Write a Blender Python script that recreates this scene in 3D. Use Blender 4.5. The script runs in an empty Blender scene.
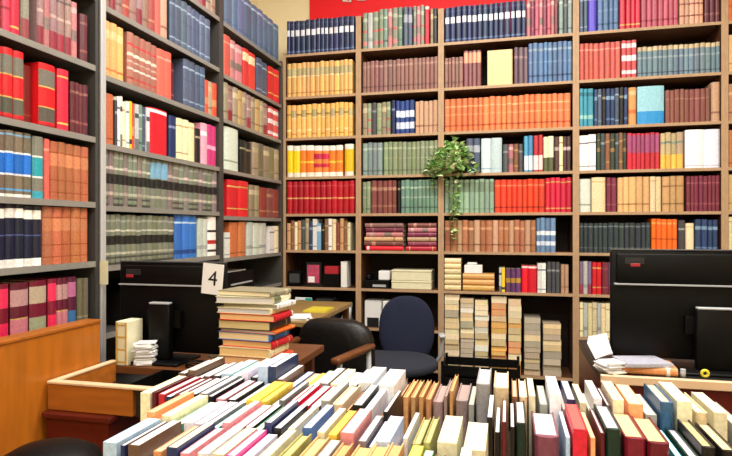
import bpy, bmesh, math, random
from mathutils import Matrix, Vector
R = random.Random(7)
PI = math.pi
SC = bpy.context.scene
COL = SC.collection

# ------------------------------------------------------------------ camera, light, exposure
EYE = 1.30
TH = math.radians(13.87)
F = 575.0
cd = bpy.data.cameras.new('camera'); cam = bpy.data.objects.new('camera', cd); COL.objects.link(cam)
cam.location = (0, 0, EYE); cam.rotation_euler = (PI/2, 0, TH)
cd.sensor_width = 36; cd.lens = 36*F/732; cd.clip_start = .02
SC.camera = cam

w = bpy.data.worlds.new('world'); SC.world = w; w.use_nodes = True
w.node_tree.nodes['Background'].inputs[0].default_value = (.9, .95, 1, 1)
w.node_tree.nodes['Background'].inputs[1].default_value = .05

SC.view_settings.view_transform = 'Standard'; SC.view_settings.look = 'None'
SC.view_settings.gamma = 1; SC.view_settings.use_curve_mapping = False
SC.view_settings.exposure = 0.12

CEIL = 3.75
LAMPS = [(-.35, 2.55, 1.7, .35, 78), (1.15, 2.0, 1.2, .35, 42), (-.1, .7, 1.6, .35, 54), (.2, -1.3, 1.6, .6, 80)]  # last one is an added fill behind the camera, lighting the spines
for i, (x, y, sx, sy, p) in enumerate(LAMPS):
    l = bpy.data.lights.new('ceiling_lamp', 'AREA'); l.shape = 'RECTANGLE'; l.size = sx; l.size_y = sy
    l.energy = p; l.color = (1, .965, .91)
    o = bpy.data.objects.new('ceiling_lamp', l); COL.objects.link(o); o.location = (x, y, CEIL-.075)

# ------------------------------------------------------------------ materials
def s2l(c):
    out = []
    for v in c[:3]:
        v = v/255.
        out.append(v/12.92 if v <= .04045 else ((v+.055)/1.055)**2.4)
    return tuple(out)+(1.,)

def mat(name, rgb, rough=.6, metal=0, noise=0, nscale=20, stretch=None, emit=None, bump=0, attr=False, spec=.4):
    m = bpy.data.materials.new(name); m.use_nodes = True
    nt = m.node_tree; b = nt.nodes['Principled BSDF']
    b.inputs['Roughness'].default_value = rough; b.inputs['Metallic'].default_value = metal
    b.inputs['Specular IOR Level'].default_value = spec
    src = None
    if attr:
        a = nt.nodes.new('ShaderNodeAttribute'); a.attribute_name = 'Col'; src = a.outputs['Color']
    else:
        b.inputs['Base Color'].default_value = s2l(rgb)
    if noise or bump:
        tc = nt.nodes.new('ShaderNodeTexCoord'); mp = nt.nodes.new('ShaderNodeMapping')
        nt.links.new(tc.outputs['Object'], mp.inputs['Vector'])
        if stretch: mp.inputs['Scale'].default_value = stretch
        n = nt.nodes.new('ShaderNodeTexNoise'); n.inputs['Scale'].default_value = nscale; n.inputs['Detail'].default_value = 4
        nt.links.new(mp.outputs[0], n.inputs['Vector'])
        if noise:
            mr = nt.nodes.new('ShaderNodeMapRange'); mr.inputs[1].default_value = .05; mr.inputs[2].default_value = .7
            mr.inputs[3].default_value = 1-noise; mr.inputs[4].default_value = 1+noise*.5
            nt.links.new(n.outputs['Fac'], mr.inputs[0])
            mx = nt.nodes.new('ShaderNodeVectorMath'); mx.operation = 'SCALE'
            if src: nt.links.new(src, mx.inputs[0])
            else: mx.inputs[0].default_value = s2l(rgb)[:3]
            nt.links.new(mr.outputs[0], mx.inputs['Scale']); src = mx.outputs[0]
        if bump:
            bp = nt.nodes.new('ShaderNodeBump'); bp.inputs['Strength'].default_value = bump; bp.inputs['Distance'].default_value = .01
            nt.links.new(n.outputs['Fac'], bp.inputs['Height']); nt.links.new(bp.outputs[0], b.inputs['Normal'])
    if src: nt.links.new(src, b.inputs['Base Color'])
    if emit:
        b.inputs['Emission Color'].default_value = (1, .97, .92, 1); b.inputs['Emission Strength'].default_value = emit
    return m

M = {}
M['cover'] = mat('book_cover', None, .4, noise=.34, nscale=110, attr=True, spec=.5)
M['pages'] = mat('page_block', None, .8, noise=.3, nscale=1, stretch=(900, 6, 6), attr=True, spec=.1)
M['wall'] = mat('cream_wall', (248, 234, 196), .8, noise=.04, nscale=3)
M['ceiling'] = mat('ceiling_paint', (235, 232, 225), .8, noise=.03, nscale=4)
M['floor'] = mat('floor_tile', (60, 50, 44), .45, noise=.2, nscale=6)
M['wood'] = mat('shelf_wood', (88, 54, 34), .5, noise=.25, nscale=6, stretch=(1, 1, 9))  # inner faces coloured darker than the edges to carry the shelf shade
M['woodedge'] = mat('shelf_edge_wood', (178, 146, 114), .5, noise=.2, nscale=14)
M['backboard'] = mat('back_board', (34, 20, 14), .7, noise=.2, nscale=8)  # near-black colour paints in the shadow above the book rows
M['steel'] = mat('grey_steel', (66, 64, 62), .45, noise=.12, nscale=12)
M['steeledge'] = mat('pale_steel_edge', (150, 148, 142), .35, .3, noise=.12, nscale=20)
M['alu'] = mat('aluminium_strip', (205, 208, 212), .3, .4, noise=.05)
M['orange'] = mat('orange_varnished_wood', (178, 102, 28), .32, noise=.3, nscale=5, stretch=(6, 6, .8))
M['orangeh'] = mat('orange_wood_board', (168, 96, 32), .35, noise=.35, nscale=5, stretch=(1, 5, 9))
M['palewood'] = mat('pale_wood_edge', (232, 196, 158), .4, noise=.12, nscale=12)
M['tanwood'] = mat('tan_wood', (150, 120, 70), .5, noise=.2, nscale=6)
M['mahog'] = mat('mahogany', (92, 26, 18), .3, noise=.3, nscale=5, stretch=(1, 1, 7))
M['dark'] = mat('dark_laminate', (30, 27, 26), .4, noise=.2)
M['black'] = mat('black_plastic', (3, 3, 4), .5, noise=.15, nscale=30, spec=.2)
M['blackg'] = mat('black_gloss', (8, 8, 10), .12)
M['grey'] = mat('grey_plastic', (68, 70, 72), .4, noise=.1)
M['lgrey'] = mat('pale_grey_plastic', (172, 175, 180), .4, noise=.06)
M['navyf'] = mat('navy_fabric', (20, 26, 50), .9, noise=.3, nscale=150, bump=.2)
M['dgreyf'] = mat('charcoal_fabric', (36, 40, 52), .9, noise=.3, nscale=150, bump=.2)
M['leather'] = mat('black_leather', (12, 9, 8), .45, noise=.3, nscale=30, bump=.3)
M['brownw'] = mat('brown_wood', (104, 62, 34), .3, noise=.3, nscale=8)
M['chrome'] = mat('chrome', (190, 190, 195), .2, 1)
M['paper'] = mat('white_paper', (240, 240, 240), .8, noise=.05)
M['cream'] = mat('cream_card', (226, 220, 186), .7, noise=.08)
M['gold'] = mat('gold_pattern', (206, 160, 66), .5, noise=.4, nscale=60)
M['red'] = mat('red_banner', (240, 20, 34), .6, noise=.08, nscale=5)
M['logored'] = mat('red_badge', (170, 40, 50), .4)
M['teal'] = mat('teal_print', (30, 160, 150), .5, noise=.2)
M['pink'] = mat('pink_print', (180, 70, 100), .5, noise=.4, nscale=25)
M['yellow'] = mat('yellow_plastic', (220, 205, 60), .4, noise=.05)
M['leaf'] = mat('pothos_leaf', None, .45, noise=.3, nscale=25, attr=True)
M['stem'] = mat('vine_stem', (110, 120, 60), .6, noise=.1)
M['pot'] = mat('terracotta', (150, 92, 62), .7, noise=.15)
M['soil'] = mat('potting_soil', (40, 28, 20), .9, noise=.3)
M['lamp'] = mat('lamp_diffuser', (250, 250, 245), .5, emit=1.5)
M['white'] = mat('white_enamel', (235, 235, 232), .4, noise=.03)
M['ink'] = mat('black_ink', (15, 15, 18), .6)

# ------------------------------------------------------------------ helpers
def link(name, me, parent=None):
    o = bpy.data.objects.new(name, me); COL.objects.link(o)
    if parent: o.parent = parent
    return o
def tag(o, label=None, cat=None, group=None, kind=None):
    if label: o['label'] = label
    if cat: o['category'] = cat
    if group: o['group'] = group
    if kind: o['kind'] = kind
    return o
def thing(name, label, cat, loc=(0, 0, 0), rz=0, group=None):
    o = bpy.data.objects.new(name, None); COL.objects.link(o); o.location = loc; o.rotation_euler = (0, 0, rz)
    o.empty_display_size = .05
    return tag(o, label, cat, group)

class MB:
    """collects shapes into one bmesh; material index per shape"""
    def __init__(s): s.bm = bmesh.new(); s.mats = []
    def mi(s, m):
        if m not in s.mats: s.mats.append(m)
        return s.mats.index(m)
    def _fin(s, geom, m, smooth=False):
        i = s.mi(m)
        for f in geom: f.material_index = i; f.smooth = smooth
    def box(s, x0, x1, y0, y1, z0, z1, m, bev=0, T=None, seg=1):
        r = bmesh.ops.create_cube(s.bm, size=1)
        vs = r['verts']
        bmesh.ops.scale(s.bm, vec=(x1-x0, y1-y0, z1-z0), verts=vs)
        bmesh.ops.translate(s.bm, vec=((x0+x1)/2, (y0+y1)/2, (z0+z1)/2), verts=vs)
        fs = {f for v in vs for f in v.link_faces}
        if bev:
            es = list({e for v in vs for e in v.link_edges})
            r = bmesh.ops.bevel(s.bm, geom=es, offset=bev, segments=seg, affect='EDGES', profile=.5)
            vs = list({v for f in r['faces'] for v in f.verts} | {v for v in vs if v.is_valid})
            fs = {f for v in vs for f in v.link_faces}
        if T is not None: bmesh.ops.transform(s.bm, matrix=T, verts=list(vs))
        s._fin(fs, m, bev > 0 and seg > 1)
        return s
    def tube(s, pts, rad, m, n=10, caps=True):
        pts = [Vector(p) for p in pts]; rings = []
        for i, p in enumerate(pts):
            d = (pts[min(i+1, len(pts)-1)]-pts[max(i-1, 0)]).normalized()
            a = d.cross(Vector((0, 0, 1)))
            if a.length < 1e-3: a = Vector((1, 0, 0))
            a.normalize(); b = d.cross(a)
            r = rad[i] if isinstance(rad, (list, tuple)) else rad
            rings.append([s.bm.verts.new(p+a*math.cos(t*2*PI/n)*r+b*math.sin(t*2*PI/n)*r) for t in range(n)])
        fs = []
        for i in range(len(rings)-1):
            for k in range(n):
                fs.append(s.bm.faces.new((rings[i][k], rings[i][(k+1) % n], rings[i+1][(k+1) % n], rings[i+1][k])))
        s._fin(fs, m, True)
        if caps:
            s._fin([s.bm.faces.new(rings[0][::-1]), s.bm.faces.new(rings[-1])], m)
        return s
    def lathe(s, prof, m, c=(0, 0, 0), n=28):
        rings = [[s.bm.verts.new((c[0]+max(r, 1e-4)*math.cos(k*2*PI/n), c[1]+max(r, 1e-4)*math.sin(k*2*PI/n), c[2]+z)) for k in range(n)] for r, z in prof]
        fs = []
        for i in range(len(rings)-1):
            for k in range(n):
                fs.append(s.bm.faces.new((rings[i][k], rings[i][(k+1) % n], rings[i+1][(k+1) % n], rings[i+1][k])))
        s._fin(fs, m, True); return s
    def pad(s, cx, cy, cz, ax, ay, az, m, T=None, e=3.0):
        """superellipsoid cushion"""
        nu, nv = 32, 18
        def f(c): return math.copysign(abs(c)**(2/e), c)
        rows = []
        for j in range(nv+1):
            ph = -PI/2+PI*j/nv
            rows.append([Vector((cx+ax*f(math.cos(ph))*math.copysign(abs(math.cos(t))**.85, math.cos(t)), cy+ay*f(math.cos(ph))*math.copysign(abs(math.sin(t))**.85, math.sin(t)), cz+az*f(math.sin(ph)))) for t in [2*PI*k/nu for k in range(nu)]])
        vv = [[s.bm.verts.new(T@p if T is not None else p) for p in r] for r in rows]
        fs = []
        for j in range(nv):
            for k in range(nu):
                fs.append(s.bm.faces.new((vv[j][k], vv[j][(k+1) % nu], vv[j+1][(k+1) % nu], vv[j+1][k])))
        s._fin(fs, m, True)
        bmesh.ops.remove_doubles(s.bm, verts=[v for r in vv for v in r], dist=1e-6)
        return s
    def build(s, name, parent=None):
        bmesh.ops.recalc_face_normals(s.bm, faces=s.bm.faces)
        me = bpy.data.meshes.new(name); s.bm.to_mesh(me); s.bm.free()
        for m in s.mats: me.materials.append(M[m])
        return link(name, me, parent)

def struct(name, x0, x1, y0, y1, z0, z1, m):
    return tag(MB().box(x0, x1, y0, y1, z0, z1, m).build(name), kind='structure')

def ang(px): return math.atan((px-366)/F)-TH
def X_at(px, Y): return Y*math.tan(ang(px))
def Y_at(px, X): return X/math.tan(ang(px))
def project(p):
    x, y, z = p
    lat = x*math.cos(TH)+y*math.sin(TH); d = y*math.cos(TH)-x*math.sin(TH)
    d = max(d, .05)
    return 366+F*lat/d, 228-F*(z-EYE)/d

# ------------------------------------------------------------------ the room
YB, XL = 4.2, -1.70           # front planes of the back and the left shelving
struct('floor', -2.1, 2.9, -2.6, 4.7, -.05, 0, 'floor')
struct('ceiling', -2.1, 2.9, -2.6, 4.7, CEIL, CEIL+.05, 'ceiling')
struct('wall_back', -2.1, 2.9, 4.6, 4.7, 0, CEIL, 'wall')
struct('wall_left', -2.2, -2.1, -2.6, 4.7, 0, CEIL, 'wall')
struct('wall_right', 2.9, 3.0, -2.6, 4.7, 0, CEIL, 'wall')
struct('wall_front', -2.1, 2.9, -2.7, -2.6, 0, CEIL, 'wall')
for i, (x, y, sx, sy, p) in enumerate(LAMPS):
    where = ['above the left desk', 'above the right desk', 'above the book table', 'behind the camera'][i]
    t = thing('ceiling_light', 'white ceiling light panel '+where, 'ceiling light', (x, y, CEIL))
    MB().box(-sx/2-.03, sx/2+.03, -sy/2-.03, sy/2+.03, -.05, 0, 'white', .006).build('housing', t)
    MB().box(-sx/2, sx/2, -sy/2, sy/2, -.06, -.05, 'lamp').build('diffuser', t)
t = thing('banner', 'bright red banner on the wall above the back bookcases', 'banner', (-1.62, 4.585, EYE+1.30))
MB().box(0, 1.78, -.006, .006, 0, .72, 'red').build('cloth', t)
MB().box(-.03, 1.81, -.012, .012, .72, .745, 'white', .004, seg=2).build('rail', t)
for x, ww in ((.30, .06), (.42, .06), (1.38, .07), (1.5, .05)):
    MB().tube([(x, -.008, .66), (x, -.008, .58), (x+ww, -.008, .565), (x+ww, -.008, .66)], .012, 'white', 6).build('letter', t)

# ------------------------------------------------------------------ bookcases
BZ = [1.35, 1.02, .70, .396, .11, -.17, -.455, -.75, -1.04]
BAYS = [(-1.702, -1.096), (-1.096, -.474), (-.474, .4555), (.4555, 1.373), (1.373, 1.98)]
BN = ['corner bookcase', 'bookcase behind chair', 'plant bookcase', 'right bookcase', 'far right bookcase']
for k, (x0, x1) in enumerate(BAYS):
    t = thing('bookcase', ['narrow wooden bookcase in the corner beside the metal shelves', 'narrow wooden bookcase behind the blue swivel chair',
        'wide wooden bookcase with a trailing plant and stacked paperbacks', 'wide wooden bookcase rising behind the right black monitor', 'wooden bookcase cut off by the right edge'][k],
        'bookcase', (x0, YB, 0), 0, 'wooden bookcases along the back wall')
    W = x1-x0
    for a in (0, W-.021):
        zt = EYE+(1.36 if k == 0 and a == 0 else 1.6)
        m = MB().box(a+.0006, a+.0204, .004, .36, 0, zt, 'wood'); m.box(a+.0004, a+.0206, 0, .004, 0, zt, 'woodedge'); m.build('side_panel', t)
    for j, z in enumerate(BZ):
        if k == 2 and j == 7: continue
        z += EYE
        m = MB().box(.021, W-.021, .006, .34, z-.02, z, 'wood'); m.box(.021, W-.021, .002, .006, z-.02, z, 'woodedge'); m.build('shelf', t)
    MB().box(.021, W-.021, .341, .355, 0, EYE+1.34, 'backboard').build('back_panel', t)
    MB().box(.021, W-.021, .03, .045, 0, .15, 'wood').build('plinth', t)

SECT = [(.95, 2.13), (2.13, 3.21), (3.21, 4.19)]
SZ = [[.99, .69, .386, .11, -.141, -.41, -.72, -1.05], [1.278, .97, .668, .369, .098, -.165, -.46, -.75, -1.05], [1.273, .951, .677, .365, .075, -.187, -.42, -.75, -1.05]]
for k, (y0, y1) in enumerate(SECT):
    t = thing('metal_shelving', ['grey metal shelving bay nearest the camera on the left', 'grey metal shelving bay behind the left monitor', 'grey metal shelving bay meeting the corner bookcase'][k],
              'shelving', (XL, y0, 0), PI/2, 'grey metal shelving on the left wall')
    W = y1-y0                                   # local x runs along the wall, local y into it
    for a, ww in ((0, .02), (W-.034, .034)):
        m = MB().box(a+.0006, a+ww-.0006, .002, .33, 0, EYE+(1.29 if k == 2 and a else 1.72), 'steel')
        if k == 1 and a == 0: m.box(a-.012, a+ww-.002, -.012, .001, 0, EYE+1.72, 'alu', .003)
        m.build('upright', t)
    for z in SZ[k]:
        z += EYE
        m = MB().box(.021, W-.035, .006, .32, z-.024, z, 'steel'); m.box(.021, W-.035, 0, .006, z-.024, z, 'steeledge'); m.build('shelf', t)
    MB().box(.021, W-.035, .321, .328, 0, EYE+(1.65 if k < 2 else 1.25), 'backboard').build('back_panel', t)

# ------------------------------------------------------------------ books
WHT, CRM, TAN_, OLDP = (218, 216, 216), (224, 212, 180), (216, 184, 138), (196, 172, 140)
def st(name, base, bands=(), label=None, hard=True, page=CRM, gilt=None):
    return dict(name=name, base=base, bands=list(bands), label=label, hard=hard, page=page, gilt=gilt)
G = (212, 176, 96)
S = {
 'crimson': st('crimson hardback', (200, 32, 62), [(.1, .13, G), (.86, .89, G)]),
 'bigred': st('red volume with grey-green labels', (214, 28, 36), [(.0, .04, (150, 30, 40)), (.64, .9, (112, 110, 98)), (.08, .30, (88, 86, 76)), (.62, .64, G), (.30, .32, G)]),
 'dred': st('dark red hardback', (120, 16, 24), [(.15, .17, (150, 60, 40))]),
 'pinkred': st('rose red hardback', (205, 70, 92), [(.3, .34, (150, 40, 60)), (.8, .84, (170, 120, 110))]),
 'greypink': st('grey and maroon hardback', (150, 116, 116), [(0, .32, (140, 44, 60)), (.55, .6, (190, 160, 150)), (.86, .9, (100, 80, 80))]),
 'greygreen': st('dull green and pink hardback', (128, 134, 118), [(.0, .3, (150, 70, 76)), (.6, .64, (170, 170, 150))]),
 'darkmar': st('dark maroon slim hardback', (92, 34, 46), [(.2, .25, (140, 80, 80)), (.78, .83, (140, 90, 84))]),
 'bluemid': st('brown volume with bright blue middle', (112, 100, 88), [(.36, .66, (28, 108, 200)), (.0, .05, (230, 230, 226)), (.33, .36, (220, 225, 230)), (.66, .69, (220, 225, 230)), (.10, .13, (90, 150, 200)), (.93, .96, (120, 160, 190))]),
 'tealmid': st('brown volume with teal middle', (130, 128, 116), [(.36, .66, (40, 160, 170)), (.66, .69, (225, 230, 225)), (.33, .36, (225, 230, 225)), (.0, .12, (50, 150, 170))]),
 'leather': st('orange-brown leather volume', (178, 104, 70), [(.12, .14, (150, 70, 34)), (.33, .35, (150, 70, 34)), (.58, .8, (196, 124, 86)), (.8, .82, (150, 70, 34))]),
 'navywhite': st('navy volume with white bands', (20, 24, 52), [(.0, .13, (238, 236, 232)), (.78, .93, (240, 236, 228)), (.5, .52, (70, 80, 130))]),
 'lawred': st('pink and maroon law volume', (100, 24, 50), [(.0, .12, (150, 36, 56)), (.12, .38, (196, 120, 130)), (.60, .88, (188, 146, 146)), (.38, .4, G)]),
 'lawcrim': st('crimson law volume', (120, 16, 44), [(.05, .35, (226, 40, 84)), (.60, .92, (232, 48, 92))]),
 'lawgrn': st('grey-green law volume', (110, 26, 48), [(.05, .36, (150, 150, 120)), (.60, .9, (176, 160, 140))]),
 'lawblue': st('blue and pink law volume', (96, 26, 56), [(.04, .36, (60, 110, 160)), (.62, .9, (190, 110, 150))]),
 'olive': st('grey-olive hardback', (108, 104, 84), [(.2, .23, (150, 140, 110))]),
 'brownpink': st('pinkish brown hardback', (140, 112, 102), [(.15, .2, (120, 80, 70)), (.7, .78, (190, 158, 140))]),
 'slate': st('slate blue volume', (74, 88, 112), [(.12, .15, (130, 150, 175)), (.8, .84, (140, 158, 180)), (.55, .57, (60, 74, 104))]),
 'tanor': st('tan orange hardback', (232, 164, 98), [(.7, .85, (236, 196, 140)), (.12, .16, (196, 110, 60))]),
 'redwhite': st('brown-pink volume with pale pattern', (162, 104, 90), [(.76, .8, (200, 50, 60)), (.56, .62, (216, 190, 176)), (.3, .34, (216, 196, 186)), (.44, .47, (190, 160, 150)), (.12, .16, (170, 60, 56))]),
 'salmon': st('salmon red hardback', (200, 92, 82), [(.8, .84, (236, 150, 130))]),
 'orred': st('orange-red hardback', (216, 76, 46), [(.3, .5, (226, 130, 90))]),
 'white': st('white paperback', (238, 236, 236), [(.1, .14, (150, 150, 160)), (.75, .8, (120, 120, 140))], hard=False, page=WHT),
 'whitegrey': st('white and grey striped paperback', (206, 208, 206), [(.0, .25, (110, 116, 118)), (.7, .8, (70, 80, 96))], hard=False, page=WHT),
 'yellow': st('yellow paperback', (238, 200, 40), [(.1, .2, (60, 60, 60))], hard=False),
 'dblue': st('dark blue hardback', (26, 40, 84), [(.7, .76, (120, 130, 170))]),
 'cream': st('cream hardback', (232, 220, 182), [(.15, .18, (170, 140, 100)), (.8, .84, (180, 150, 110))]),
 'blackb': st('black hardback', (22, 22, 26), [(.72, .78, (140, 130, 100))]),
 'magenta': st('magenta hardback', (208, 60, 124), [(.4, .5, (240, 170, 200))]),
 'pinkc': st('pale pink hardback', (226, 150, 176), [(.7, .8, (240, 220, 226))]),
 'lawgrey': st('grey-green law report with black band', (118, 122, 106), [(.40, .58, (24, 26, 26)), (.0, .05, (60, 62, 56)), (.66, .70, (190, 190, 172)), (.86, .9, (150, 152, 140)), (.2, .25, (170, 168, 150)), (.12, .16, (70, 70, 66))]),
 'lawsky': st('grey law report with pale blue top', (118, 122, 106), [(.40, .58, (24, 26, 26)), (.6, .92, (120, 170, 200)), (.2, .25, (170, 168, 150))]),
 'lawmau': st('mauve-grey law report with black band', (126, 114, 112), [(.40, .58, (28, 24, 28)), (.66, .72, (196, 170, 170)), (.2, .26, (180, 160, 150))]),
 'blue': st('bright blue hardback', (50, 112, 190), [(.1, .2, (30, 70, 140)), (.8, .84, (180, 205, 230))]),
 'palegrey': st('pale grey hardback', (190, 194, 190), [(.2, .3, (150, 155, 155))]),
 'wred': st('white hardback with red and black marks', (238, 232, 226), [(.3, .4, (200, 40, 40)), (.6, .66, (40, 40, 40)), (.1, .16, (60, 60, 60))]),
 'slatetall': st('tall slate blue volume', (88, 108, 136), [(.1, .13, (60, 80, 110)), (.85, .9, (150, 170, 195))]),
 'redcream': st('red hardback with cream top', (206, 52, 50), [(.68, .9, (226, 196, 156))]),
 'red': st('red hardback', (200, 34, 44), [(.8, .84, G), (.2, .23, G)]),
 'beige': st('grey-beige hardback', (150, 136, 112), [(.2, .24, (100, 90, 76)), (.7, .85, (186, 172, 140))]),
 'redbrown': st('red-brown hardback', (146, 66, 56), [(.2, .24, (190, 130, 100))]),
 'orbrown': st('orange-brown hardback', (198, 112, 68), [(.1, .13, (130, 60, 30))]),
 'pgreen': st('pale greenish hardback', (204, 214, 196), [(.2, .24, (150, 160, 140))]),
 'navylab': st('navy volume with white label', (30, 42, 82), [(.06, .1, (90, 110, 150)), (.86, .9, (60, 70, 110))], label=(.54, .72, (226, 228, 236))),
 'ochre': st('ochre volume', (226, 178, 104), [(.62, .84, (178, 166, 120)), (.1, .13, (180, 120, 60)), (.58, .62, (240, 206, 150))]),
 'ochre2': st('striped ochre volume', (224, 178, 92), [(.68, .74, (150, 120, 60)), (.2, .26, (240, 210, 150))]),
 'yelwhite': st('bright yellow volume with white ends', (246, 206, 30), [(.0, .14, (246, 240, 226)), (.84, 1, (246, 242, 232))], page=WHT),
 'orwhite': st('orange volume with white ends', (240, 130, 40), [(.0, .14, (246, 240, 226)), (.84, 1, (246, 242, 232)), (.44, .5, (240, 200, 60))], page=WHT),
 'magor': st('orange and magenta volume with white ends', (238, 140, 60), [(.0, .14, (246, 240, 226)), (.84, 1, (246, 242, 232)), (.3, .42, (206, 30, 70)), (.56, .74, (206, 30, 80))], page=WHT),
 'crimgold': st('crimson volume with gold line', (176, 20, 38), [(.46, .5, (226, 170, 110)), (.1, .12, (120, 10, 24)), (.85, .87, (210, 90, 90))]),
 'tanb': st('tan hardback', (196, 156, 108), [(.2, .24, (140, 100, 60)), (.7, .74, (140, 100, 60))]),
 'brown': st('brown hardback', (132, 92, 64), [(.2, .24, (180, 140, 90)), (.75, .8, (180, 140, 90))]),
 'lblue': st('light blue paperback', (120, 176, 206), [(.7, .9, (220, 234, 240))], hard=False, page=WHT),
 'mixgreen': st('grey-green volume with pink stripes', (132, 146, 122), [(.1, .2, (190, 110, 110)), (.45, .5, (196, 80, 80)), (.75, .85, (164, 174, 150))]),
 'mauvebr': st('mauve-brown volume', (140, 100, 92), [(.8, .86, (170, 134, 120)), (.15, .2, (110, 74, 70))]),
 'bluegrid': st('blue volume with white squares', (40, 66, 130), [(.5, .7, (214, 224, 240)), (.15, .35, (206, 216, 236))]),
 'pinktan': st('pinkish tan hardback', (190, 152, 122), [(.2, .25, (150, 106, 84))]),
 'sage': st('sage green volume', (136, 150, 118), [(.78, .84, (166, 176, 146)), (.12, .16, (100, 112, 84)), (.5, .52, (170, 176, 140))]),
 'sageblue': st('blue-grey volume', (130, 150, 146), [(.78, .84, (170, 184, 180)), (.12, .16, (90, 106, 104))]),
 'teal': st('grey-teal volume', (106, 140, 122), [(.75, .8, (170, 190, 170)), (.15, .2, (70, 96, 84)), (.46, .5, (160, 180, 160))]),
 'marbrown': st('maroon-brown volume', (128, 70, 64), [(.7, .8, (176, 130, 110)), (.2, .25, (160, 110, 90))]),
 'rosegrey': st('pink-grey hardback', (186, 116, 122), [(.3, .5, (130, 110, 104)), (.8, .9, (200, 170, 166))]),
 'orsalmon': st('orange-salmon volume', (222, 122, 76), [(.74, .78, (240, 170, 120)), (.16, .2, (176, 70, 40)), (.5, .53, (240, 160, 110))]),
 'mauvelab': st('mauve-brown volume with pink label', (132, 84, 86), [(.66, .95, (222, 160, 128))]),
 'purplebr': st('purple-brown volume', (106, 82, 96), [(.7, .76, (150, 124, 130))]),
 'slatel': st('steel blue volume', (84, 116, 158), [(.8, .86, (140, 160, 180)), (.15, .2, (50, 74, 112)), (.5, .54, (110, 140, 176))]),
 'navygrey': st('navy-grey hardback', (74, 82, 108), [(.6, .8, (160, 166, 180))]),
 'paleblue': st('large pale blue-white hardback', (206, 224, 232), [(.1, .14, (150, 180, 196))], page=WHT),
 'bluewhite': st('blue and white hardback', (74, 150, 190), [(.05, .45, (214, 228, 238))], page=WHT),
 'redwhiteb': st('red and white hardback', (196, 52, 60), [(.05, .45, (236, 206, 206))], page=WHT),
 'creamgreen': st('cream hardback with dark foot', (226, 224, 190), [(.0, .4, (90, 96, 64))]),
 'darkmauve': st('dark mauve hardback', (84, 58, 64), [(.6, .7, (190, 170, 170))]),
 'sagepale': st('pale sage volume', (142, 172, 148), [(.62, .92, (120, 140, 118)), (.1, .13, (110, 140, 120))]),
 'redorange': st('red-orange volume', (222, 66, 42), [(.8, .84, (240, 130, 90)), (.14, .18, (160, 30, 24))]),
 'brick': st('tan-brown volume', (176, 116, 82), [(.7, .78, (208, 156, 116)), (.2, .24, (130, 74, 50))]),
 'slatewhite': st('slate volume with white squares', (104, 132, 172), [(.5, .62, (226, 232, 240)), (.2, .32, (206, 214, 230))]),
 'darkgrey': st('dark grey hardback', (70, 76, 80), [(.7, .76, (140, 144, 148))]),
 'purple': st('purple hardback', (104, 66, 110), [(.4, .6, (190, 150, 60))]),
 'redw': st('bright red hardback', (220, 30, 50), [(.9, .97, (240, 230, 230))]),
 'violet': st('violet-blue hardback', (84, 70, 196), [(.8, .9, (160, 150, 220))]),
 'rose': st('rose volume', (186, 82, 106), [(.8, .86, (214, 130, 140)), (.15, .2, (140, 40, 64))]),
 'tanline': st('pink-tan volume with brown lines', (214, 160, 134), [(.2, .24, (140, 70, 60)), (.5, .54, (140, 70, 60)), (.8, .84, (140, 70, 60))]),
 'redspot': st('red volume with white labels', (200, 74, 80), [(.8, .92, (236, 220, 226)), (.45, .6, (236, 214, 220)), (.1, .2, (236, 214, 220))]),
 'bluecap': st('slate volume with tan caps', (108, 130, 146), [(.86, 1, (196, 176, 140)), (.1, .14, (60, 76, 96)), (.6, .66, (150, 166, 176))]),
 'tealblue': st('teal-blue hardback', (64, 150, 176), [(.2, .3, (150, 200, 196)), (.8, .9, (40, 110, 130))]),
 'navy': st('navy hardback', (40, 62, 104), [(.7, .8, (120, 150, 180)), (.15, .2, (90, 120, 160))]),
 'tanorange': st('tan and orange hardback', (222, 160, 96), [(.8, .9, (240, 200, 150)), (.3, .4, (220, 110, 50))]),
 'cyan': st('large pale cyan hardback with blue foot', (150, 214, 232), [(.0, .34, (36, 150, 220))], page=WHT),
 'maroonbr': st('maroon-brown volume', (130, 78, 72), [(.7, .74, (160, 110, 96))]),
 'greenbr': st('dark green hardback', (52, 70, 54), [(.5, .6, (140, 110, 70)), (.8, .84, (140, 120, 80))]),
 'purpred': st('volume purple above and red below', (206, 44, 64), [(.46, .95, (158, 76, 116))]),
 'tanyel': st('grey-tan volume with yellow foot', (190, 168, 130), [(.0, .4, (232, 184, 84)), (.7, .76, (120, 140, 130))]),
 'lavender': st('large white-lavender hardback', (230, 226, 236), [(.05, .08, (190, 186, 200))], page=WHT),
 'ivory': st('ivory hardback', (236, 216, 172), [(.85, .9, (220, 190, 140))]),
 'plum': st('plum volume', (122, 44, 68), [(.78, .82, (160, 90, 100)), (.2, .23, (160, 90, 100))]),
 'darkslate': st('dark slate volume', (48, 60, 66), [(.86, .9, (120, 128, 130)), (.15, .18, (96, 104, 108))]),
 'orange': st('bright orange volume', (232, 106, 34), [(.85, .9, (246, 160, 90)), (.4, .44, (190, 70, 20))]),
 'lavred': st('lavender and red hardback', (130, 110, 140), [(.0, .3, (160, 60, 90))]),
 'mustard': st('pale tan hardback', (220, 178, 120), [(.2, .24, (170, 120, 70))]),
}

SPECS = []            # every book in the scene
def add_book(w_, d_, h_, style, mat4, label, group, area=None, pagecol=None, force=False, rec=.003):
    if isinstance(style, str): style = S[style]
    SPECS.append(dict(w=w_, d=d_, h=h_, st=style, M=mat4, label=label, group=group, page=pagecol or style['page'], area=area, force=force))

def jitter(c, r, a=10):
    k = 1+(r.random()-.5)*.16
    return tuple(max(0, min(255, v*k+(r.random()-.5)*a)) for v in c)

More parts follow.
